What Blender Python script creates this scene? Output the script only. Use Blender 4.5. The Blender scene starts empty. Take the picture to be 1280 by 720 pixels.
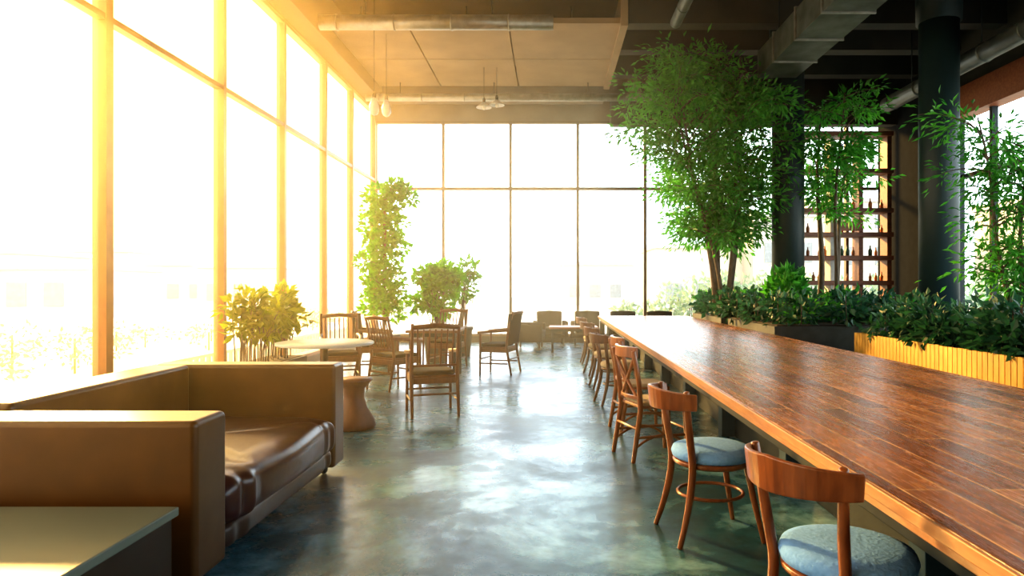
import bpy, math, random
from mathutils import Vector, Matrix, Euler
R=random.Random(7)
scn=bpy.context.scene
# ------------------------------------------------------------------ materials
def newmat(name):
    m=bpy.data.materials.new(name); m.use_nodes=True
    nt=m.node_tree; b=nt.nodes['Principled BSDF']; return m,nt,b
def col(c): return (c[0],c[1],c[2],1)
def simple(name,c,rough=.5,metal=0,c2=None,scale=6,bump=0,stretch=(1,1,1),spec=.5,detail=4):
    m,nt,b=newmat(name)
    b.inputs['Roughness'].default_value=rough; b.inputs['Metallic'].default_value=metal
    b.inputs['Specular IOR Level'].default_value=spec
    if c2 is None: c2=tuple(x*.75 for x in c)
    tc=nt.nodes.new('ShaderNodeTexCoord'); mp=nt.nodes.new('ShaderNodeMapping')
    mp.inputs['Scale'].default_value=stretch
    nz=nt.nodes.new('ShaderNodeTexNoise'); nz.inputs['Scale'].default_value=scale; nz.inputs['Detail'].default_value=detail
    rp=nt.nodes.new('ShaderNodeValToRGB'); rp.color_ramp.elements[0].position=.3; rp.color_ramp.elements[1].position=.7
    rp.color_ramp.elements[0].color=col(c2); rp.color_ramp.elements[1].color=col(c)
    L=nt.links
    L.new(tc.outputs['Object'],mp.inputs[0]); L.new(mp.outputs[0],nz.inputs['Vector']); L.new(nz.outputs['Fac'],rp.inputs[0]); L.new(rp.outputs[0],b.inputs['Base Color'])
    if bump:
        bp=nt.nodes.new('ShaderNodeBump'); bp.inputs['Strength'].default_value=bump; bp.inputs['Distance'].default_value=.01
        L.new(nz.outputs['Fac'],bp.inputs['Height']); L.new(bp.outputs[0],b.inputs['Normal'])
    return m
def leafmat(name,c,c2,trans=.45,scale=3):
    m=bpy.data.materials.new(name); m.use_nodes=True; nt=m.node_tree; nt.nodes.clear(); L=nt.links
    out=nt.nodes.new('ShaderNodeOutputMaterial'); mix=nt.nodes.new('ShaderNodeMixShader'); mix.inputs[0].default_value=trans
    d=nt.nodes.new('ShaderNodeBsdfPrincipled'); d.inputs['Roughness'].default_value=.45
    t=nt.nodes.new('ShaderNodeBsdfTranslucent')
    tc=nt.nodes.new('ShaderNodeTexCoord'); nz=nt.nodes.new('ShaderNodeTexNoise'); nz.inputs['Scale'].default_value=scale; nz.inputs['Detail'].default_value=6
    rp=nt.nodes.new('ShaderNodeValToRGB'); rp.color_ramp.elements[0].position=.35; rp.color_ramp.elements[1].position=.65
    rp.color_ramp.elements[0].color=col(c2); rp.color_ramp.elements[1].color=col(c)
    hs=nt.nodes.new('ShaderNodeHueSaturation'); hs.inputs['Value'].default_value=1.7; hs.inputs['Saturation'].default_value=1.1
    L.new(tc.outputs['Object'],nz.inputs['Vector']); L.new(nz.outputs['Fac'],rp.inputs[0]); L.new(rp.outputs[0],d.inputs['Base Color']); L.new(rp.outputs[0],hs.inputs['Color']); L.new(hs.outputs[0],t.inputs['Color'])
    L.new(d.outputs[0],mix.inputs[1]); L.new(t.outputs[0],mix.inputs[2]); L.new(mix.outputs[0],out.inputs[0]); return m
def table_wood():
    m,nt,b=newmat('table_wood'); L=nt.links
    tc=nt.nodes.new('ShaderNodeTexCoord'); sp=nt.nodes.new('ShaderNodeSeparateXYZ'); cb=nt.nodes.new('ShaderNodeCombineXYZ')
    L.new(tc.outputs['Object'],sp.inputs[0]); L.new(sp.outputs['Y'],cb.inputs['X']); L.new(sp.outputs['X'],cb.inputs['Y'])
    br=nt.nodes.new('ShaderNodeTexBrick'); br.inputs['Scale'].default_value=1; br.inputs['Brick Width'].default_value=1.5; br.inputs['Row Height'].default_value=.145
    br.inputs['Mortar Size'].default_value=.004; br.inputs['Mortar Smooth'].default_value=.2; br.inputs['Bias'].default_value=0
    br.inputs['Color1'].default_value=col((.52,.21,.06)); br.inputs['Color2'].default_value=col((.21,.07,.02)); br.inputs['Mortar'].default_value=col((.9,.55,.25))
    L.new(cb.outputs[0],br.inputs['Vector'])
    mp=nt.nodes.new('ShaderNodeMapping'); mp.inputs['Scale'].default_value=(14,1.6,14)
    nz=nt.nodes.new('ShaderNodeTexNoise'); nz.inputs['Scale'].default_value=3; nz.inputs['Detail'].default_value=9; nz.inputs['Distortion'].default_value=.8; nz.inputs['Roughness'].default_value=.62
    L.new(tc.outputs['Object'],mp.inputs[0]); L.new(mp.outputs[0],nz.inputs['Vector'])
    rp=nt.nodes.new('ShaderNodeValToRGB'); rp.color_ramp.elements[0].position=.35; rp.color_ramp.elements[1].position=.65
    rp.color_ramp.elements[0].color=col((.42,.35,.30)); rp.color_ramp.elements[1].color=col((1,1,1)) 
    L.new(nz.outputs['Fac'],rp.inputs[0])
    mx=nt.nodes.new('ShaderNodeMix'); mx.data_type='RGBA'; mx.blend_type='MULTIPLY'; mx.inputs[0].default_value=.9
    L.new(br.outputs['Color'],mx.inputs[6]); L.new(rp.outputs[0],mx.inputs[7]); L.new(mx.outputs[2],b.inputs['Base Color'])
    mr=nt.nodes.new('ShaderNodeMapRange'); mr.inputs['To Min'].default_value=.15; mr.inputs['To Max'].default_value=.38
    L.new(nz.outputs['Fac'],mr.inputs[0]); L.new(mr.outputs[0],b.inputs['Roughness'])
    bp=nt.nodes.new('ShaderNodeBump'); bp.inputs['Strength'].default_value=.15; bp.inputs['Distance'].default_value=.01
    L.new(nz.outputs['Fac'],bp.inputs['Height']); L.new(bp.outputs[0],b.inputs['Normal'])
    b.inputs['Specular IOR Level'].default_value=.36
    return m
def floor_mat():
    m,nt,b=newmat('polished_concrete'); L=nt.links
    tc=nt.nodes.new('ShaderNodeTexCoord')
    n1=nt.nodes.new('ShaderNodeTexNoise'); n1.inputs['Scale'].default_value=.8; n1.inputs['Detail'].default_value=12; n1.inputs['Roughness'].default_value=.74; n1.inputs['Distortion'].default_value=.25
    n2=nt.nodes.new('ShaderNodeTexNoise'); n2.inputs['Scale'].default_value=9; n2.inputs['Detail'].default_value=8
    for n in (n1,n2): L.new(tc.outputs['Object'],n.inputs['Vector'])
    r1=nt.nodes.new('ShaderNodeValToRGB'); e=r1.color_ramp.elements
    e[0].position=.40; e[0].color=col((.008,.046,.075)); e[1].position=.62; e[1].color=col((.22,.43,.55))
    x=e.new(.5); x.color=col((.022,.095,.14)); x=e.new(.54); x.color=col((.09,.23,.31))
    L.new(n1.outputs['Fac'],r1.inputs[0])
    r2=nt.nodes.new('ShaderNodeValToRGB'); r2.color_ramp.elements[0].position=.3; r2.color_ramp.elements[0].color=col((.5,.5,.5)); r2.color_ramp.elements[1].position=.6; r2.color_ramp.elements[1].color=(1,1,1,1)
    L.new(n2.outputs['Fac'],r2.inputs[0])
    mx=nt.nodes.new('ShaderNodeMix'); mx.data_type='RGBA'; mx.blend_type='MULTIPLY'; mx.inputs[0].default_value=.8
    L.new(r1.outputs[0],mx.inputs[6]); L.new(r2.outputs[0],mx.inputs[7]); L.new(mx.outputs[2],b.inputs['Base Color'])
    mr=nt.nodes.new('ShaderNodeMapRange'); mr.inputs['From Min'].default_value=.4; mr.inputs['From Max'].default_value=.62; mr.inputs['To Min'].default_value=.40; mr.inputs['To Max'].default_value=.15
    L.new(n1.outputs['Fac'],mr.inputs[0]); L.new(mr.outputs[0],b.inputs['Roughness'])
    bp=nt.nodes.new('ShaderNodeBump'); bp.inputs['Strength'].default_value=.12; bp.inputs['Distance'].default_value=.01
    L.new(n2.outputs['Fac'],bp.inputs['Height']); L.new(bp.outputs[0],b.inputs['Normal'])
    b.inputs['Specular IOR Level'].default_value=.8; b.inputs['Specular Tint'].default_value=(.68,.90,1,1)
    return m
def haze_tint_glass():  # warm translucency added to the panes to imitate glowing sun haze
    m=bpy.data.materials.new('haze_tint_glass'); m.use_nodes=True; nt=m.node_tree; nt.nodes.clear(); L=nt.links
    out=nt.nodes.new('ShaderNodeOutputMaterial'); mix=nt.nodes.new('ShaderNodeMixShader'); 
    tr=nt.nodes.new('ShaderNodeBsdfTransparent'); tl=nt.nodes.new('ShaderNodeBsdfTranslucent'); tl.inputs[0].default_value=(1,.74,.32,1)
    tc=nt.nodes.new('ShaderNodeTexCoord'); nz=nt.nodes.new('ShaderNodeTexNoise'); nz.inputs['Scale'].default_value=.5
    mr=nt.nodes.new('ShaderNodeMapRange'); mr.inputs['To Min'].default_value=.16; mr.inputs['To Max'].default_value=.28
    L.new(tc.outputs['Object'],nz.inputs['Vector']); L.new(nz.outputs['Fac'],mr.inputs[0]); L.new(mr.outputs[0],mix.inputs[0])
    L.new(tr.outputs[0],mix.inputs[1]); L.new(tl.outputs[0],mix.inputs[2]); L.new(mix.outputs[0],out.inputs[0]); return m
M={}
M['glass']=haze_tint_glass()
M['table']=table_wood(); M['floor']=floor_mat()
M['table_edge']=simple('table_edge_wood',(.50,.24,.09),.35,c2=(.33,.14,.05),scale=4,stretch=(4,1,10))
M['dark']=simple('dark_steel',(.014,.022,.026),.6,spec=.3)
M['matte_dark']=simple('matte_black_paint',(.014,.016,.018),.95,spec=.05)
M['teal_panel']=simple('teal_grey_panel',(.02,.055,.085),.7,scale=3,spec=.3)
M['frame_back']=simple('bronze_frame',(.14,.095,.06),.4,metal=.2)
M['frame_left']=simple('flare_tint_frame',(.34,.11,.012),.4,metal=.1,c2=(.26,.085,.01))  # orange flare glow painted into the left mullion colour
M['header_left']=simple('brown_header',(.10,.055,.02),.7,scale=1)
M['ceil']=simple('ceiling_board',(.34,.23,.12),.8,c2=(.25,.17,.09),scale=1.2)
M['ceil_dark']=simple('ceiling_dark_paint',(.05,.046,.035),.8,c2=(.028,.029,.023),scale=1.5)
M['ceil_mid']=simple('ceiling_brown_paint',(.13,.09,.055),.8,c2=(.08,.06,.035),scale=1.5)
M['concrete']=simple('concrete_beam',(.20,.16,.12),.8,c2=(.14,.11,.085),scale=2,bump=.2)
M['galv']=simple('galvanised_duct',(.34,.33,.29),.4,metal=.7,c2=(.22,.22,.19),scale=8)
M['duct_dark']=simple('old_duct',(.15,.17,.155),.45,metal=.5,c2=(.06,.07,.06),scale=3)
M['column']=simple('column_paint',(.014,.035,.037),.5,scale=2)
M['redwood']=simple('redwood',(.34,.11,.04),.5,c2=(.22,.065,.025),scale=4,stretch=(1,6,6))
M['shelfwood']=simple('shelf_wood',(.26,.09,.035),.5,c2=(.16,.05,.02),scale=4,stretch=(1,6,6))
M['stoolwood']=simple('stool_wood',(.12,.035,.015),.5,c2=(.07,.02,.01),scale=4,stretch=(6,6,1))
M['chairwood']=simple('chair_wood',(.30,.095,.027),.3,c2=(.16,.045,.013),scale=6,stretch=(5,5,1))
M['oakwood']=simple('brown_wood',(.16,.055,.018),.4,c2=(.09,.03,.01),scale=6,stretch=(5,5,1))
M['blue']=simple('blue_fabric',(.22,.48,.98),.9,c2=(.16,.38,.85),scale=60,bump=.4)
M['beige']=simple('beige_fabric',(.5,.4,.27),.9,scale=40,bump=.3)
M['charcoal']=simple('charcoal_fabric',(.009,.010,.012),.9,scale=30,bump=.2,spec=.15)
M['leather']=simple('tan_leather',(.115,.046,.007),.34,c2=(.075,.029,.004),scale=5,bump=.25,detail=9,spec=.45)
M['leather_seat']=simple('brown_leather',(.045,.010,.010),.28,c2=(.022,.005,.006),scale=4,bump=.45,detail=8,spec=.45)
M['leather_base']=simple('base_leather',(.04,.016,.008),.4,c2=(.025,.01,.005),scale=4,bump=.3,detail=8)
M['piping']=simple('leather_piping',(.05,.022,.008),.45)
M['white_top']=simple('pale_tabletop',(.6,.6,.55),.35,c2=(.5,.5,.45),scale=2)
M['grey_top']=simple('stone_tabletop',(.17,.19,.15),.4,c2=(.13,.15,.12),scale=2)
M['brown_side']=simple('brown_laminate',(.04,.02,.01),.4)
M['slat']=simple('yellow_pine',(.75,.45,.10),.5,c2=(.5,.28,.06),scale=5,stretch=(6,6,1))
M['planter']=simple('dark_planter',(.05,.06,.06),.7,c2=(.03,.035,.035),scale=6,bump=.3)
M['soil']=simple('soil',(.03,.02,.015),.95)
M['bark']=simple('tree_bark',(.17,.13,.09),.8,c2=(.08,.06,.04),scale=8,stretch=(4,4,1),bump=.4)
M['leaf']=leafmat('leaf_green',(.11,.34,.06),(.035,.16,.03),.55)
M['leafdark']=leafmat('leaf_dark',(.04,.13,.065),(.01,.045,.027),.3,5)
M['leafbright']=leafmat('leaf_bright',(.13,.44,.025),(.04,.22,.012),.5,8)
M['leafgold']=leafmat('leaf_gold',(.26,.30,.03),(.09,.14,.012),.5)
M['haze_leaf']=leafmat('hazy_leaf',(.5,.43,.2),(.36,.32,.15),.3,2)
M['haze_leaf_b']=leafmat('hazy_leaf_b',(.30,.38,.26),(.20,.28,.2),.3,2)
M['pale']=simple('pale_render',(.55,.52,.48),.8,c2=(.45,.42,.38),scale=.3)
M['pale_dark']=simple('pale_windows',(.28,.30,.32),.6)
M['paving']=simple('paving',(.6,.57,.5),.8,scale=.6)
M['bulb']=simple('frosted_glass',(.8,.75,.65),.2)
M['glassgreen']=simple('bottle_glass',(.05,.10,.06),.15)
M['orange']=simple('orange_glaze',(.8,.22,.04),.3)
M['food']=simple('bread',(.55,.28,.10),.7,scale=10)
M['cream']=simple('cream_paint',(.6,.58,.54),.6)

# ------------------------------------------------------------------ mesh builder
class MB:
    def __init__(s): s.v=[];s.f=[];s.m=[];s.sm=[];s.mats=[]
    def mi(s,k):
        if k not in s.mats: s.mats.append(k)
        return s.mats.index(k)
    def add(s,vs,fs,k,smooth=False):
        o=len(s.v); i=s.mi(k)
        for v in vs: s.v.append(tuple(v))
        for f in fs: s.f.append(tuple(a+o for a in f)); s.m.append(i); s.sm.append(smooth)
    def box(s,x0,x1,y0,y1,z0,z1,k):
        vs=[(x,y,z) for z in (z0,z1) for x,y in ((x0,y0),(x1,y0),(x1,y1),(x0,y1))]
        s.add(vs,[(3,2,1,0),(4,5,6,7),(0,1,5,4),(1,2,6,5),(2,3,7,6),(3,0,4,7)],k)
    def tube(s,pts,r,k,n=10,closed=False,flat=1.0):
        pts=[Vector(p) for p in pts]; N=len(pts)
        if not hasattr(r,'__len__'): r=[r]*N
        vs=[];up=None
        for i,p in enumerate(pts):
            if closed: t=(pts[(i+1)%N]-pts[i-1]).normalized()
            else: t=(pts[min(i+1,N-1)]-pts[max(i-1,0)]).normalized()
            if up is None:
                up=t.orthogonal().normalized()
            up=(up-t*up.dot(t)); up=up.normalized() if up.length>1e-6 else t.orthogonal().normalized()
            b=t.cross(up)
            for j in range(n):
                a=2*math.pi*j/n; vs.append(p+up*math.cos(a)*r[i]+b*math.sin(a)*r[i]*flat)
        fs=[]
        for i in range(N if closed else N-1):
            for j in range(n):
                a=i*n+j;b_=i*n+(j+1)%n;c=((i+1)%N)*n+(j+1)%n;d=((i+1)%N)*n+j; fs.append((a,b_,c,d))
        if not closed: fs.append(tuple(range(n-1,-1,-1))); fs.append(tuple((N-1)*n+j for j in range(n)))
        s.add(vs,fs,k,True)
    def lathe(s,prof,k,c=(0,0,0),n=28,sx=1,sy=1):
        vs=[];fs=[]
        for r,z in prof:
            for j in range(n):
                a=2*math.pi*j/n; vs.append((c[0]+r*math.cos(a)*sx,c[1]+r*math.sin(a)*sy,c[2]+z))
        for i in range(len(prof)-1):
            for j in range(n): fs.append((i*n+j,i*n+(j+1)%n,(i+1)*n+(j+1)%n,(i+1)*n+j))
        fs.append(tuple(range(n-1,-1,-1))); fs.append(tuple((len(prof)-1)*n+j for j in range(n)))
        s.add(vs,fs,k,True)
    def ribbon(s,pts,t,k,lean=0):
        N=len(pts); vs=[]
        for i,(x,y,z0,z1) in enumerate(pts):
            a=pts[max(i-1,0)];b=pts[min(i+1,N-1)]
            d=Vector((b[0]-a[0],b[1]-a[1])).normalized(); nn=Vector((-d.y,d.x))
            for zz,w,l in ((z0,-t/2,0),(z0,t/2,0),(z1,t/2,lean),(z1,-t/2,lean)): vs.append((x+nn.x*(w+l),y+nn.y*(w+l),zz))
        fs=[]
        for i in range(N-1):
            for j in range(4):
                fs.append((i*4+j,i*4+(j+1)%4,(i+1)*4+(j+1)%4,(i+1)*4+j))
        fs.append((3,2,1,0)); e=(N-1)*4; fs.append((e,e+1,e+2,e+3))
        s.add(vs,fs,k,False)
    def pillow(s,x0,x1,y0,y1,z0,z1,k,puff=.25,nu=40,nv=16,crown=0,fn=None):
        vs=[];fs=[];c=Vector(((x0+x1)/2,(y0+y1)/2,(z0+z1)/2));h=Vector(((x1-x0)/2,(y1-y0)/2,(z1-z0)/2))
        def se(w,e): return math.copysign(abs(w)**e,w)
        for i in range(nv+1):
            ph=-math.pi/2+math.pi*i/nv
            for j in range(nu):
                th=2*math.pi*j/nu
                u=se(math.cos(ph),puff)*se(math.cos(th),puff); v=se(math.cos(ph),puff)*se(math.sin(th),puff); w=se(math.sin(ph),.55)
                z=c.z+h.z*w+(crown*(1-u*u)*(1-v*v) if w>0 else 0)
                p=Vector((c.x+h.x*u,c.y+h.y*v,z))
                if fn: p=fn(p,u,v,w)
                vs.append(p)
        for i in range(nv):
            for j in range(nu): fs.append((i*nu+j,i*nu+(j+1)%nu,(i+1)*nu+(j+1)%nu,(i+1)*nu+j))
        s.add(vs,fs,k,True)
    def leaf(s,p,d,L,W,k):
        d=d.normalized(); u=Vector((R.gauss(0,1),R.gauss(0,1),R.gauss(0,1)+1.2)); sd=d.cross(u)
        if sd.length<1e-3: sd=d.orthogonal()
        sd.normalize(); nn=sd.cross(d)
        vs=[p,p+d*L*.45+sd*W*.5+nn*W*.12,p+d*L-nn*L*.12,p+d*L*.45-sd*W*.5+nn*W*.12]
        s.add(vs,[(0,1,2),(0,2,3)],k,False)
    def obj(s,name,bevel=0,loc=None,rz=0,segs=2):
        me=bpy.data.meshes.new(name); me.from_pydata(s.v,[],s.f)
        for k in s.mats: me.materials.append(M[k])
        me.polygons.foreach_set('material_index',s.m); me.polygons.foreach_set('use_smooth',s.sm); me.update()
        return place(me,name,loc or (0,0,0),rz,bevel,segs)
def place(me,name,loc,rz=0,bevel=0,segs=2,scale=1):
    o=bpy.data.objects.new(name,me); bpy.context.collection.objects.link(o)
    o.location=loc; o.rotation_euler=(0,0,math.radians(rz)); o.scale=(scale,)*3
    if bevel:
        b=o.modifiers.new('bevel','BEVEL'); b.width=bevel; b.segments=segs; b.limit_method='ANGLE'; b.angle_limit=math.radians(50)
    return o
def rnd(a,b): return R.uniform(a,b)
def bez(p0,p1,p2,n=8):
    p0,p1,p2=Vector(p0),Vector(p1),Vector(p2)
    return [p0*(1-t)**2+p1*2*t*(1-t)+p2*t*t for t in [i/n for i in range(n+1)]]

# ------------------------------------------------------------------ room
XL,XR,YB,YF=-4.42,8.3,17.3,-4.0
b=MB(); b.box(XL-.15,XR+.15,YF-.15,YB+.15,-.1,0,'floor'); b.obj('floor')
b=MB(); b.box(-60,60,-30,90,-.4,-.12,'paving'); b.obj('terrace_ground')
b=MB(); b.box(XL-.15,1.35,YF-.15,YB+.15,6.75,6.95,'ceil_mid'); b.box(1.35,XR+.15,YF-.15,YB+.15,6.75,6.95,'ceil_dark'); b.obj('ceiling')
b=MB()
xs=[XL+.35,-2.6,-.75,1.3]
for i in range(3):
    for (y0,y1) in ((12.4,14.35),(14.38,16.3)):
        b.box(xs[i],xs[i+1]-.03,y0,y1,6.2,6.3,'ceil')
for x in (-3.6,-1.6,.4):
    b.tube([(x,13,6.3),(x,13,6.75)],.012,'dark'); b.tube([(x,15.5,6.3),(x,15.5,6.75)],.012,'dark')
b.box(1.27,1.4,12.3,16.3,6.12,6.75,'ceil'); b.obj('suspended_ceiling_panel')
b=MB(); b.box(XL-.15,2.3,YB,YB+.2,5.6,6.75,'concrete'); b.box(2.3,XR+.15,YB,YB+.2,5.6,6.75,'ceil_dark')
b.box(XL-.15,XR+.15,YB-.02,YB+.2,0,.16,'dark'); b.obj('wall_back')
b=MB(); z0=.16;z1=5.6
xx=XL
while xx<XR+.1:
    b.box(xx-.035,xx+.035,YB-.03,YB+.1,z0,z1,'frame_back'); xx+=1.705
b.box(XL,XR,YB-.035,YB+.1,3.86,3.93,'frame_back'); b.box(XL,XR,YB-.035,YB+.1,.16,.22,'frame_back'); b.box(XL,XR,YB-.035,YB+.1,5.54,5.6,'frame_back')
b.obj('window_1')
b=MB(); b.box(XL-.2,XL,YF-.15,YB,0,.14,'concrete'); b.box(XL-.2,XL,YF-.15,YB,5.85,6.75,'header_left'); b.obj('wall_left')
b=MB()
for y in [17.2,15.25,13.45,11.35,9.24,6.82,4.6,2.4,.2,-2,-4.0]:
    w=.04 if y>7 else .055
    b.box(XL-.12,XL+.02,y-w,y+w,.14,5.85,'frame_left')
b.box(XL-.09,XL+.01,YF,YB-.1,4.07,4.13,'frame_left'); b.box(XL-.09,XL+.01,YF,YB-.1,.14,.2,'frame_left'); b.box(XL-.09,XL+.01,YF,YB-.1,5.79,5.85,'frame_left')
b.add([(XL-.06,YF,.15),(XL-.06,YB-.1,.15),(XL-.06,YB-.1,5.85),(XL-.06,YF,5.85)],[(0,1,2,3)],'glass')
b.obj('window_2')
b=MB(); b.box(XR,XR+.2,14.0,YB,0,6.75,'matte_dark'); b.box(XR,XR+.2,YF-.15,14,5.35,6.75,'ceil_dark'); b.box(XR,XR+.2,YF-.15,14,0,.5,'planter'); b.obj('wall_right')
b=MB()
for y in (13.95,12.9,11.85,9.7,7.6,5.5,3.4,1.3,-.8,-2.9): b.box(XR+.02,XR+.14,y-.04,y+.04,.5,4.9,'dark')
b.box(XR+.02,XR+.14,YF,14,3.6,3.68,'dark'); b.box(XR+.02,XR+.14,YF,14,.5,.56,'dark'); b.obj('window_3')
b=MB(); b.box(XR-.12,XR+.2,YF,14,4.82,5.4,'redwood'); b.obj('trim_1')
b=MB(); b.box(XL-.15,XR+.15,YF-.2,YF,0,6.75,'ceil_mid'); b.obj('wall_front')
b=MB(); b.box(XL,1.3,16.5,17.0,5.95,6.75,'concrete'); b.obj('ceiling_beam')
b=MB(); b.box(XL,XR,11.2,11.6,6.35,6.75,'ceil_dark'); b.obj('ceiling_beam')
b=MB(); b.box(XL,XL+.35,YF,16.5,5.9,6.75,'header_left'); b.obj('ceiling_beam')
for y in (7.6,9.2,10.6,12.4,13.8,15.4):
    b=MB(); b.box(1.42,XR,y,y+.32,6.2,6.75,'ceil_dark'); b.obj('ceiling_beam')
b=MB(); b.box(1.45,XR,16.35,16.65,5.3,6.0,'ceil_dark')
for x in (2.2,4.5,7.5): b.tube([(x,16.5,6),(x,16.5,6.75)],.02,'dark')
b.obj('ceiling_bulkhead')
def duct(name,pts,r,k,n=16):
    b=MB(); b.tube(pts,r,k,n)
    a,c=Vector(pts[0]),Vector(pts[-1]); d=(c-a); L=d.length; d.normalize()
    t=.3
    while t<L-.1:
        p=a+d*t; b.tube([p-d*.015,p+d*.015],r*1.08,k,n); t+=1.0
    t=.8
    while t<L:
        p=a+d*t; b.tube([p,(p.x,p.y,6.72)],.012,'dark',6); t+=2.2
    return b.obj(name)
duct('ventilation_duct',[(XL+.4,11.9,6.02),(.05,11.9,6.02)],.13,'galv')
duct('ventilation_duct',[(XL+.1,16.0,5.85),(2.6,16.0,5.85)],.09,'galv')
duct('ventilation_duct',[(7.2,4,5.3),(7.2,14.6,5.3)],.16,'duct_dark')
duct('ventilation_duct',[(2.2,4,6.05),(2.2,12,6.05)],.1,'duct_dark')
b=MB(); b.box(4.0,4.75,4,13.2,5.45,5.95,'duct_dark')
for y in [4.5+i*1.1 for i in range(8)]:
    b.box(3.97,4.78,y,y+.04,5.42,5.98,'galv'); 
for y in (6,9,12): 
    for x in (4.02,4.73): b.tube([(x,y,5.95),(x,y,6.75)],.012,'dark',6)
b.obj('ventilation_duct',.01)
def column(x,y,r):
    b=MB(); b.lathe([(r,0),(r,6.74)],'column',n=32); b.lathe([(r+.03,0),(r+.03,.12)],'dark',n=32); b.lathe([(r+.04,5.9),(r+.06,6.74)],'column',n=32)
    b.obj('column',loc=(x,y,0))
column(4.75,13.65,.31); column(6.6,11.6,.31)
b=MB(); b.box(7.9,8.25,14.1,14.5,0,6.74,'matte_dark'); b.obj('column',.02)
def pendant(x,y,z,kind):
    b=MB(); b.tube([(0,0,6.2-z if y>12.4 else 6.75-z),(0,0,.22)],.006,'dark',6)
    b.lathe([(.02,.24),(.035,.2),(.035,.14)],'dark',n=16)
    if kind: b.lathe([(.03,.15),(.06,.08),(.085,0),(.09,-.08),(.06,-.15),(.01,-.18)],'bulb',n=20)
    else: b.lathe([(.02,.15),(.05,.12),(.16,.04),(.17,.02),(.155,.02),(.04,.1)],'cream',n=24); b.lathe([(.01,.08),(.04,.04),(.04,0),(.01,-.03)],'bulb',n=14)
    b.obj('pendant_lamp',loc=(x,y,z))
pendant(-3.15,12.2,4.65,1); pendant(-1.45,14.9,5.3,0); pendant(-1.17,14.9,5.35,0); pendant(-3.1,12.9,4.8,1)

# ------------------------------------------------------------------ long table
b=MB(); b.box(1.10,3.1,.5,15.6,.70,.75,'table'); b.box(1.085,1.10,.5,15.6,.705,.748,'table_edge'); b.box(3.1,3.115,.5,15.6,.705,.748,'table_edge')
b.box(1.11,1.14,.52,15.58,.665,.70,'table_edge')
b.box(1.14,3.08,.55,15.55,.61,.70,'dark')
b.box(1.75,2.45,.8,15.3,0,.61,'dark')
for y in [1.2+i*1.75 for i in range(9)]:
    b.box(1.62,1.75,y,y+.14,0,.61,'teal_panel'); b.box(2.45,2.58,y,y+.14,0,.61,'teal_panel')
b.obj('long_communal_table',.004)

# ------------------------------------------------------------------ chairs
def arc(r,a0,a1,n,cx=0,cy=0):
    return [(cx+r*math.cos(math.radians(a0+(a1-a0)*i/n)),cy+r*math.sin(math.radians(a0+(a1-a0)*i/n))) for i in range(n+1)]
def bent_chair(cush,wood='chairwood'):
    b=MB()
    b.lathe([(.20,.405),(.222,.415),(.225,.435),(.21,.44)],wood,n=36)
    b.lathe([(.205,.438),(.225,.45),(.232,.475),(.222,.5),(.18,.515),(.08,.521),(.01,.522)],cush,n=40)
    for s in (-1,1):
        b.tube([(s*.15,.14,.42),(s*.17,.17,.25),(s*.20,.22,0)],[.019,.018,.013],wood,12)
        b.tube(bez((s*.20,-.27,0),(s*.155,-.17,.3),(s*.165,-.185,.46),6)+bez((s*.17,-.19,.5),(s*.18,-.215,.65),(s*.205,-.235,.85),6),[.014,.016,.018,.02,.02,.02,.02,.02,.02,.02,.019,.018,.017,.016],wood,12,flat=1.25)
    ring=[(.175*math.cos(a),-.01+.185*math.sin(a),.24) for a in [2*math.pi*i/28 for i in range(28)]]
    b.tube(ring,.010,wood,8,closed=True)
    pl=[(x,y,.735+abs(i-9)/9*.012,.862-abs(i-9)/9*.025) for i,(x,y) in enumerate(arc(.25,200,340,18,0,-.10))]
    b.ribbon(pl,.022,wood,lean=-.012)
    return b
def cross_chair():
    b=MB(); b.box(-.21,.21,-.2,.22,.43,.455,'chairwood'); b.pillow(-.2,.2,-.18,.21,.445,.485,'beige')
    for s in (-1,1):
        b.tube([(s*.19,.2,.43),(s*.2,.22,0)],[.022,.017],'chairwood',10)
        b.tube([(s*.2,-.27,0),(s*.19,-.2,.42),(s*.2,-.22,.65),(s*.2,-.27,.9)],[.018,.024,.021,.019],'chairwood',10)
        b.tube(bez((s*.19,-.2,.47),(-s*.02,-.24,.66),(-s*.19,-.255,.85),8),.014,'chairwood',8)
        b.tube([(s*.2,-.24,.2),(s*.195,.21,.2)],.012,'chairwood',8)
        b.tube(bez((s*.2,-.25,.12),(s*.2,0,.3),(s*.195,.21,.12),8),.011,'chairwood',8)
    b.tube([(-.2,.21,.25),(.2,.21,.25)],.011,'chairwood',8); b.tube([(-.19,-.235,.27),(.19,-.235,.27)],.011,'chairwood',8)
    b.ribbon([(x,y,.84,.93) for x,y in arc(.42,241,299,12,0,.13)],.028,'chairwood')
    b.ribbon([(x,y,.5,.53) for x,y in arc(.42,242,298,12,0,.18)],.02,'chairwood')
    return b
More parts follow.
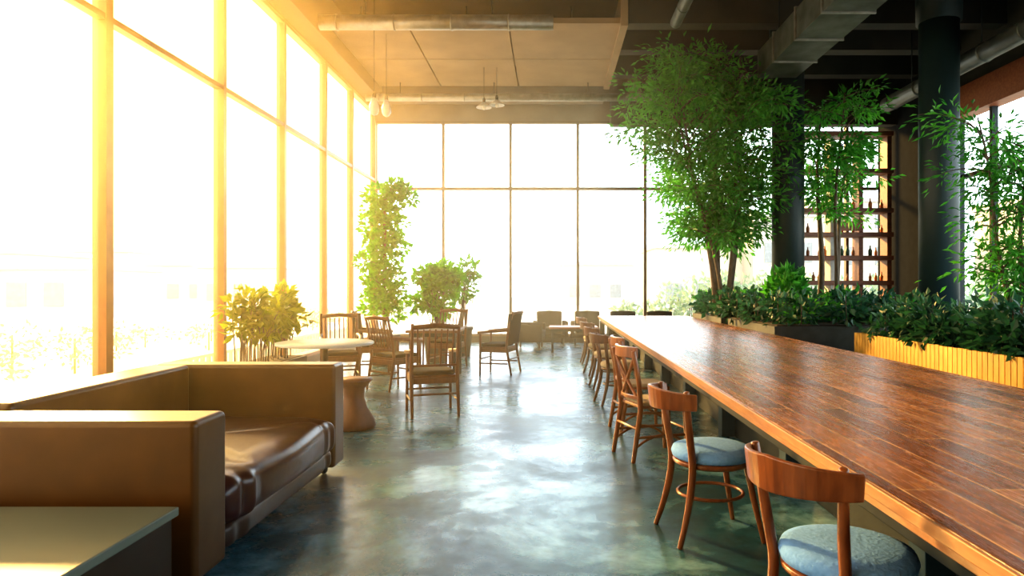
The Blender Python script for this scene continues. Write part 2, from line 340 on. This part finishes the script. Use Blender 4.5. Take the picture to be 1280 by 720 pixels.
def spindle_armchair(padback=False):
    b=MB(); b.box(-.25,.25,-.22,.24,.42,.45,'oakwood'); b.pillow(-.235,.235,-.2,.23,.44,.5,'charcoal')
    for s in (-1,1):
        b.tube([(s*.25,.23,0),(s*.245,.22,.66)],[.016,.02],'oakwood',10)
        b.tube([(s*.25,-.30,0),(s*.25,-.22,.44),(s*.25,-.25,.7),(s*.25,-.33,1.02)],[.016,.022,.02,.017],'oakwood',10)
        b.tube(bez((s*.25,-.26,.72),(s*.30,0,.70),(s*.25,.27,.67),8),.02,'oakwood',10,flat=1.4)
        b.tube([(s*.25,-.24,.18),(s*.25,.22,.18)],.012,'oakwood',8); b.box(s*.24-.012,s*.24+.012,-.22,.22,.36,.42,'oakwood')
    if padback:
        b.ribbon([(x,y-.02,.50,.98) for x,y in arc(.6,246,294,10,0,.34)],.07,'charcoal',lean=-.06)
    else:
        for i in range(7):
            x=-.19+i*.38/6; b.tube([(x,-.23,.56),(x,-.255,.72),(x*1.02,-.315,.96)],.009,'oakwood',8)
    b.tube([(-.25,-.325,.98),(0,-.35,1.0),(.25,-.325,.98)],.022,'oakwood',10,flat=1.5)
    b.tube([(-.25,-.235,.56),(.25,-.235,.56)],.014,'oakwood',8)
    b.tube([(-.25,.22,.25),(.25,.22,.25)],.012,'oakwood',8); b.tube([(-.25,-.26,.25),(.25,-.26,.25)],.012,'oakwood',8)
    b.box(-.24,.24,.2,.23,.36,.42,'oakwood'); b.box(-.24,.24,-.23,-.205,.36,.42,'oakwood')
    return b
def lounge_chair(k='charcoal'):
    b=MB(); b.pillow(-.3,.3,-.28,.32,.26,.44,k); b.box(-.33,.33,-.34,.3,.18,.28,k)
    b.ribbon([(-.3,-.32,.2,.80),(0,-.36,.2,.82),(.3,-.32,.2,.80)],.1,k,lean=-.08)
    for s in (-1,1):
        b.box(s*.36-.05,s*.36+.05,-.34,.3,.18,.58,k)
        b.box(s*.3-.025,s*.3+.025,.2,.25,0,.2,'dark'); b.box(s*.3-.025,s*.3+.025,-.3,-.25,0,.2,'dark')
    return b
def chairset(b,name,spots,bevel=.006):
    me=None
    for (x,y,rz) in spots:
        if me is None: o=b.obj(name,bevel,(x,y,0),rz); me=o.data
        else: place(me,name,(x,y,0),rz,bevel)
chairset(bent_chair('blue'),'bentwood_chair',[(.93,3.93,-80),(1.05,2.42,-66)])
chairset(cross_chair(),'cross_back_chair',[(.86,5.75,-72),(.90,6.75,-80)])
chairset(bent_chair('beige','oakwood'),'bentwood_chair',[(.84,8.3,-80),(.84,9.6,-85),(.84,11.0,-80),(.84,12.6,-88)])
chairset(spindle_armchair(),'spindle_armchair',[(-1.33,7.65,18),(-2.15,9.5,-40),(-1.8,11.85,165),(-3.0,9.75,200)])
chairset(spindle_armchair(True),'padded_armchair',[(-.85,11.2,75),(-2.85,11.1,-80)])
chairset(lounge_chair(),'lounge_armchair',[(.0,16.6,184),(.9,16.6,178),(1.8,16.55,180),(2.7,16.5,180),(-.45,15.6,-95)],.03)
def round_table(x,y,r,h,top):
    b=MB(); b.lathe([(r-.01,h-.035),(r,h-.028),(r,h-.006),(r-.008,h)],top,n=48)
    b.tube([(0,0,.03),(0,0,h-.03)],.032,'dark',14); b.lathe([(.25,0),(.25,.012),(.08,.035),(.035,.06)],'dark',n=32); b.lathe([(.04,h-.09),(.12,h-.035)],'dark',n=24)
    b.obj('round_cafe_table',loc=(x,y,0))
round_table(-2.72,8.25,.57,.75,'white_top')
def sq_table(name,x,y,w,d,h,top,leg):
    b=MB(); b.box(-w/2,w/2,-d/2,d/2,h-.04,h,top); b.box(-w/2+.05,w/2-.05,-d/2+.05,d/2-.05,h-.1,h-.04,leg)
    for sx in (-1,1):
        for sy in (-1,1): b.box(sx*(w/2-.07)-.025,sx*(w/2-.07)+.025,sy*(d/2-.07)-.025,sy*(d/2-.07)+.025,0,h-.04,leg)
    b.obj(name,.006,(x,y,0))
sq_table('cafe_table',-1.8,10.75,.8,.8,.75,'oakwood','dark')
sq_table('coffee_table',.5,14.9,1.05,.7,.55,'redwood','dark')
b=MB(); b.lathe([(.20,0),(.215,.03),(.19,.10),(.13,.2),(.10,.3),(.105,.40),(.16,.46),(.18,.48),(.17,.5)],'stoolwood',n=36); b.obj('turned_wood_stool',loc=(-1.97,6.85,0))

# ------------------------------------------------------------------ sofa
b=MB()
x0,x1=-2.95,-1.60; ya,yb=3.08,5.3
b.box(x0,x1-.05,ya+.02,yb-.02,.10,.25,'leather_base')
b.box(x0,x1,ya,ya+.30,.07,.81,'leather'); b.box(x0,x1,yb-.24,yb,.07,.84,'leather'); b.box(x0-.02,x0+.28,ya+.30,yb-.24,.07,.84,'leather')
for x in (x0+.1,x1-.12):
    for y in (ya+.1,yb-.12): b.box(x-.03,x+.03,y-.03,y+.03,0,.08,'dark')
body=b.obj('sofa_body',.065,segs=6)
for poly in body.data.polygons: poly.use_smooth=True
body.modifiers['bevel'].harden_normals=True
c=MB()
def sag(p,u,v,w):
    k=.010*math.sin(p.y*23+1.3*math.sin(p.y*7))+.006*math.sin(p.y*51)
    if u>.5: p.x+=k*(u-.5)*2
    if w>0: p.z+=.006*math.sin(p.x*17+p.y*9)+.005*math.sin(p.y*31-p.x*8)
    return p
c.pillow(x0+.2,x1+.03,ya+.285,yb-.225,.20,.465,'leather_seat',puff=.16,nu=220,nv=40,crown=.035,fn=sag)
c.pillow(x0+.2,x1-.0,ya+.29,yb-.23,.09,.24,'leather_base',puff=.12,nu=160,nv=20,fn=lambda p,u,v,w:Vector((p.x+(.008*math.sin(p.y*37) if u>.5 else 0),p.y,p.z)))
cu=c.obj('seat_cushion')
def loopr(b,x,ylo,yhi,zlo,zhi,r=.05):
    pts=[]
    for cy,cz,a0 in ((yhi-r,zhi-r,0),(ylo+r,zhi-r,90),(ylo+r,zlo+r,180),(yhi-r,zlo+r,270)):
        for i in range(5):
            a=math.radians(a0+90*i/4); pts.append((x,cy+r*math.cos(a),cz+r*math.sin(a)))
    b.tube(pts,.007,'piping',6,closed=True)
p=MB(); loopr(p,x1-.018,ya+.018,ya+.282,.088,.792); loopr(p,x1-.018,yb-.222,yb-.018,.088,.822)
pp=p.obj('piping')
e=bpy.data.objects.new('leather_sofa',None); bpy.context.collection.objects.link(e)
for o in (body,cu,pp): o.parent=e
b=MB(); b.box(-2.95,-1.62,1.6,2.98,.42,.46,'grey_top'); b.box(-2.93,-1.64,1.62,2.96,.06,.42,'brown_side'); b.box(-2.85,-1.72,1.7,2.88,0,.06,'dark'); b.obj('low_side_table',.006)

# ------------------------------------------------------------------ plants
def shrubleaves(b,cx,cy,cz,rx,ry,rz,n,k,L=.1,W=.05):
    for i in range(n):
        while True:
            v=Vector((rnd(-1,1),rnd(-1,1),rnd(-1,1)))
            if .25<v.length<1: break
        p=Vector((cx+v.x*rx,cy+v.y*ry,cz+v.z*rz)); d=v+Vector((R.gauss(0,.5),R.gauss(0,.5),R.gauss(0,.5)+.1))
        b.leaf(p,d,L*rnd(.6,1.3),W*rnd(.7,1.2),k)
def bushplant(name,x,y,pot,foliage,k,L,W,n,potk='planter',stems=10):
    b=MB(); pr,ph=pot
    b.lathe([(pr*.75,0),(pr*.95,ph*.9),(pr*1.05,ph*.9),(pr*1.05,ph),(pr*.9,ph)],potk,n=28); b.lathe([(.02,ph-.03),(pr*.88,ph-.02)],'soil',n=20)
    for (dx,dy,dz,rx,ry,rz,q) in foliage:
        for i in range(stems):
            a=rnd(0,6.28); rr=rnd(.1,.7)
            tip=(dx+rx*rr*math.cos(a),dy+ry*rr*math.sin(a),dz+rz*rnd(-.2,.8))
            b.tube(bez((rnd(-.4,.4)*pr,rnd(-.4,.4)*pr,ph-.03),(dx*.3,dy*.3,(ph+tip[2])/2),tip,5),[.009,.009,.008,.007,.005,.003],'bark',5)
        shrubleaves(b,dx,dy,dz,rx,ry,rz,int(n*q),k,L,W)
    b.obj(name,loc=(x,y,0))
b=MB(); b.lathe([(.2,0),(.27,.5),(.29,.5),(.29,.55),(.24,.55)],'planter',n=28); b.lathe([(.02,.5),(.24,.52)],'soil',n=20); b.tube([(0,0,.5),(.02,0,3.2)],.03,'bark',8)
for i in range(30):
    z=.95+i*.076; a=i*2.4; rr=.08+.2*R.random()
    dx,dy=rr*math.cos(a)*1.3,rr*math.sin(a)
    b.tube(bez((0,0,z-.1),(dx*.5,dy*.5,z),(dx*1.3,dy*1.3,z+.05),4),.006,'bark',5)
    shrubleaves(b,dx,dy,z,.22,.2,.14,95,'leafbright',.12,.075)
for (dx,z) in ((.3,3.15),(.45,3.0),(.2,3.25)): shrubleaves(b,dx,0,z,.16,.14,.1,60,'leafbright',.13,.07); b.tube(bez((0,0,2.9),(.1,0,3.2),(dx,0,z),4),.006,'bark',5)
b.obj('climbing_potted_plant',loc=(-3.0,12.3,0))
bf=[]
for i in range(18):
    a=i*2.4; r=.42*math.sqrt(R.random()); bf.append((r*math.cos(a),r*math.sin(a)*.8,.95+.85*R.random()*(1.2-r),.17,.17,.14,.08))
bushplant('potted_bush',-2.15,12.9,(.26,.7),bf,'leafbright',.14,.085,1100,'planter',stems=2)
bushplant('potted_bush',-1.8,13.9,(.22,.6),[(0,0,1.4,.3,.25,.3,.5),(.12,0,1.75,.22,.2,.2,.3)],'leaf',.16,.08,420,'planter')
b=MB()
b.box(-4.15,-3.6,8.5,10.1,0,.4,'planter'); b.box(-4.1,-3.65,8.55,10.05,.38,.41,'soil')
for i in range(44):
    x=rnd(-4.0,-3.7);y=rnd(8.6,10.0);h=rnd(.85,1.32); tp=(x+rnd(-.1,.2),y+rnd(-.15,.15),h)
    b.tube(bez((x,y,.4),(x,y,.8),tp,4),[.008,.008,.007,.006,.004],'bark',5)
    shrubleaves(b,tp[0],tp[1],tp[2]-.03,.15,.16,.12,18,'leafgold',.16,.08)
b.obj('planted_window_box')
b=MB(); y=4.0
while y<9.55:
    b.box(4.28,4.305,y,y+.072,0,.77+rnd(-.004,.004),'slat'); y+=.084
b.box(4.305,4.34,4.0,9.6,.6,.66,'slat'); b.box(4.34,5.9,4.0,9.6,0,.62,'planter'); b.box(4.4,5.85,4.05,9.55,.60,.66,'soil')
x=4.3
while x<5.85: b.box(x,x+.075,9.6,9.625,0,.77,'slat'); x+=.082
for i in range(70):
    cx=rnd(4.5,5.7);cy=rnd(4.3,9.4); h=rnd(.3,.62); 
    if i<34: cx=rnd(4.45,4.8)
    b.tube(bez((cx,cy,.62),(cx,cy,.8),(cx+rnd(-.05,.05),cy,.66+h),3),.008,'bark',5)
    shrubleaves(b,cx,cy,.66+h*.6,.25,.3,h*.5,85,'leafdark',.13,.08)
b.obj('slatted_planter')
b=MB(); b.box(3.35,6.1,10.2,12.9,0,.82,'planter'); b.box(3.4,6.05,10.25,12.85,.8,.84,'soil'); b.box(3.25,4.3,13,15.6,0,.82,'planter'); b.box(3.3,4.25,13.05,15.5,.8,.84,'soil'); b.box(5.2,6.1,13,14.4,0,.82,'planter'); b.box(5.25,6.05,13.05,14.35,.8,.84,'soil')
for i in range(95):
    s=R.random()
    if s<.35: cx,cy=rnd(3.35,4.1),rnd(13.1,15.4)
    elif s<.85: cx,cy=rnd(3.4,5.9),rnd(10.3,12.8)
    else: cx,cy=rnd(5.5,5.9),rnd(13.1,14.3)
    h=rnd(.2,.5); kk='leafdark' if R.random()<.75 else 'leaf'
    b.tube(bez((cx,cy,.8),(cx,cy,.9),(cx+rnd(-.05,.05),cy,.84+h),3),.008,'bark',5)
    shrubleaves(b,cx,cy,.84+h*.5,.28,.28,h*.6,80,kk,.15,.09)
shrubleaves(b,4.15,12.0,1.3,.32,.3,.4,380,'leaf',.2,.1)
b.obj('planter_bed')
def tree(name,x,y,z0,trunks,k='leaf',nb=30,nl=60,bl=(.5,1.2),t0=.35,L=.13,W=.035,spread=1.0,bias=(0,0,0),clump=.11,zmax=5.2):
    b=MB()
    for (bx,by,tx,ty,h,r) in trunks:
        pts=[];N=14;ph=rnd(0,6)
        for i in range(N+1):
            t=i/N; pts.append(Vector((bx+(tx-bx)*t**1.3+.05*math.sin(t*7+ph),by+(ty-by)*t**1.3+.05*math.cos(t*6+ph),(h)*t)))
        b.tube(pts,[r*(1-.75*i/N) for i in range(N+1)],'bark',9)
        for q in range(nb):
            t=t0+(1-t0)*R.random(); i=min(int(t*N),N-1); p=pts[i].lerp(pts[i+1],t*N-i)
            a=rnd(0,6.28); ln=rnd(*bl)*(1.15-.5*abs(t-.6))*spread*(.55+.6*t)
            d=Vector((math.cos(a),math.sin(a),rnd(.1,.7)))+Vector(bias); d.normalize()
            e=p+d*ln; mid=p+d*ln*.5+Vector((0,0,ln*.15)); e.z-=ln*.15
            zm=zmax if (e.x+x)<3.85 else min(zmax,5.15)
            e.z=min(e.z,zm-z0-.1*R.random()); mid.z=min(mid.z,zm-z0)
            bp=bez(p,mid,e,6); b.tube(bp,[.012,.011,.009,.008,.006,.004,.002],'bark',5)
            for w in range(nl):
                tt=.2+.85*R.random(); j=min(int(tt*6),5); s=bp[j].lerp(bp[j+1],min(tt*6-j,1.0))
                off=Vector((R.gauss(0,clump),R.gauss(0,clump),R.gauss(-.02,clump*.8))); 
                dd=off.normalized()+d*.6+Vector((0,0,-.35)); b.leaf(s+off,dd,L*rnd(.7,1.3),W*rnd(.8,1.3),k)
    b.obj(name,loc=(x,y,z0))
tree('indoor_bamboo_tree',3.5,13.9,.8,[(-.15,0,-.9,0,4.7,.065),(.0,.1,-.3,.2,5.2,.08),(.12,-.15,.3,-.3,5.2,.07),(-.05,-.2,-1.1,-.4,4.4,.05),(.2,.1,.6,.3,4.8,.065)],nb=44,nl=80,bl=(.6,1.6),t0=.3,L=.15,W=.05,clump=.13,zmax=6.0)
tree('indoor_bamboo_tree',5.6,13.7,.8,[(-.2,0,-.2,0,4.0,.07),(.1,.1,.5,.1,3.8,.055),(0,-.2,.1,-.4,4.4,.05)],nb=20,nl=50,bl=(.4,1.0),t0=.5,L=.15,W=.05)
tree('indoor_fern_tree',5.65,8.3,.62,[(0,0,-.35,.2,2.9,.035),(.1,.1,.2,0,2.8,.04),(.1,0,.6,.3,2.2,.03)],k='leaf',nb=20,nl=60,bl=(.35,.75),t0=.25,L=.12,W=.035,bias=(.15,0,0))

# ------------------------------------------------------------------ shelving & counter
b=MB()
for x in (5.75,6.45,7.1,7.75): b.box(x-.05,x+.05,15.6,15.95,0,4.95,'shelfwood' if x!=6.45 else 'cream')
for z in (1.45,2.02,2.55,3.1,4.0,4.85): b.box(5.7,7.8,15.5,15.97,z,z+.10,'shelfwood')
b.box(6.5,7.05,15.47,15.5,2.68,2.9,'redwood')
b.obj('display_shelf',.006)
b=MB()
for z in (1.55,2.12,2.65,3.2):
    x=5.9
    while x<7.7:
        if min(abs(x-q) for q in (6.45,7.1,7.75))>.1 and R.random()<.65:
            s=rnd(.7,1.0); b.lathe([(.04*s,0),(.045*s,.12*s),(.016*s,.18*s),(.015*s,.24*s)],R.choice(['glassgreen','orange','redwood','orange']),c=(x,15.65,z),n=12)
        x+=.13
b.obj('bottles')
b=MB(); b.box(6.45,7.6,13.2,13.9,0,.95,'shelfwood'); b.box(6.4,7.6,13.15,13.95,.95,1.0,'oakwood'); b.obj('serving_counter',.006)
b=MB()
for i in range(26):
    cx,cy,r=rnd(6.5,7.5),rnd(13.25,13.8),rnd(.04,.08); b.lathe([(r*.6,0),(r,r*.5),(r*.8,r),(r*.2,r*1.25)],'food',c=(cx,cy,1.0),n=12)
b.obj('pastries')

# ------------------------------------------------------------------ outside
b=MB()
for i in range(34):
    y=rnd(6,28);x=rnd(-10.5,-8.2); h=rnd(.25,.75)
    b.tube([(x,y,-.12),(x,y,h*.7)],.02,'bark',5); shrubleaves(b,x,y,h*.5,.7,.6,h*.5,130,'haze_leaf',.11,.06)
b.obj('terrace_hedge')
b=MB(); y=3
while y<22: b.box(-5.85,-5.8,y,y+.07,-.12,.25,'cream'); y+=.2
b.box(-5.87,-5.78,3,22,.23,.28,'cream'); b.obj('terrace_fence')
b=MB()
for i in range(80):
    x=rnd(2,14);y=rnd(20,23); h=rnd(.7,1.5)+(.5 if x>4 else 0)
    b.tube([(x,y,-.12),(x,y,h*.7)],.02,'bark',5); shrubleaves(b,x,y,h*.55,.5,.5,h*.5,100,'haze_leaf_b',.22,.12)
b.obj('garden_shrubs')
def building(x,y,w,d,h,k='pale'):
    b=MB(); b.box(-w/2,w/2,-d/2,d/2,-.12,h,k); b.box(-w/2-.15,w/2+.15,-d/2-.15,d/2+.15,h,h+.25,'cream')
    z=.5
    while z<h-1:
        xx=-w/2+.6
        while xx<w/2-1: b.box(xx,xx+.9,-d/2-.03,-d/2,z,z+1.1,'pale_dark'); xx+=1.7
        z+=2.2
    b.obj('apartment_building',loc=(x,y,0))
for a in ((9,42,6,6,3.6),(13.5,40,5,6,5.2),(19,44,7,6,6.5),(4,60,6,6,3.2),(24,30,7,6,5),(-24,34,6,6,2.2),(-33,40,8,6,3.2),(-20,46,5,5,2.6),(-28,55,7,6,3.0),(-38,58,8,6,4.2)): building(*a)

# ------------------------------------------------------------------ scatter volume added for sun-flare glow along the window side
hm=bpy.data.materials.new('flare_haze'); hm.use_nodes=True; nt=hm.node_tree; nt.nodes.clear()
o_=nt.nodes.new('ShaderNodeOutputMaterial'); v_=nt.nodes.new('ShaderNodeVolumeScatter'); v_.inputs['Density'].default_value=.017; v_.inputs['Anisotropy'].default_value=.78; v_.inputs['Color'].default_value=(1,.80,.46,1)
nt.links.new(v_.outputs[0],o_.inputs['Volume']); M['haze']=hm
b=MB(); b.box(XL+.03,1.0,2.4,15.8,.01,5.7,'haze'); b.obj('flare_haze_volume')

# ------------------------------------------------------------------ light
w=bpy.data.worlds.new('sky'); scn.world=w; w.use_nodes=True; nt=w.node_tree; L=nt.links
bg=nt.nodes['Background']; tc=nt.nodes.new('ShaderNodeTexCoord'); sp=nt.nodes.new('ShaderNodeSeparateXYZ'); mul=nt.nodes.new('ShaderNodeMath'); mul.operation='MULTIPLY'; mul.inputs[1].default_value=-1
rp=nt.nodes.new('ShaderNodeValToRGB'); e=rp.color_ramp.elements
e[0].position=.0; e[0].color=(.80,.94,1,1); e[1].position=1; e[1].color=(.55,.52,.47,1)
for p_,c_ in ((.24,(.95,.98,1)),(.33,(.8,.68,.40)),(.42,(.62,.47,.22)),(.52,(.6,.46,.20)),(.60,(.62,.52,.28))):
    q=e.new(p_); q.color=col(c_)
L.new(tc.outputs['Generated'],sp.inputs[0]); L.new(sp.outputs['X'],mul.inputs[0]); L.new(mul.outputs[0],rp.inputs[0]); L.new(rp.outputs[0],bg.inputs['Color'])
bg.inputs['Strength'].default_value=3.7
sl=bpy.data.lights.new('sun','SUN'); sl.energy=8.5; sl.color=(1,.58,.17); sl.angle=math.radians(5)
so=bpy.data.objects.new('sun',sl); bpy.context.collection.objects.link(so)
so.rotation_euler=Vector((.78,-1,-.42)).to_track_quat('-Z','Y').to_euler()

# ------------------------------------------------------------------ camera
cam=bpy.data.cameras.new('camera'); cam.lens=24; cam.sensor_width=36; cam.shift_x=-48/1280; cam.shift_y=-2/1280; cam.clip_start=.05; cam.clip_end=300
co=bpy.data.objects.new('camera',cam); bpy.context.collection.objects.link(co); co.location=(0,0,1.42); co.rotation_euler=(math.radians(90),0,0)
scn.camera=co
scn.view_settings.view_transform='Standard'; scn.view_settings.exposure=.4
try: scn.view_settings.look='Medium High Contrast'
except Exception as ex: print('look',ex)
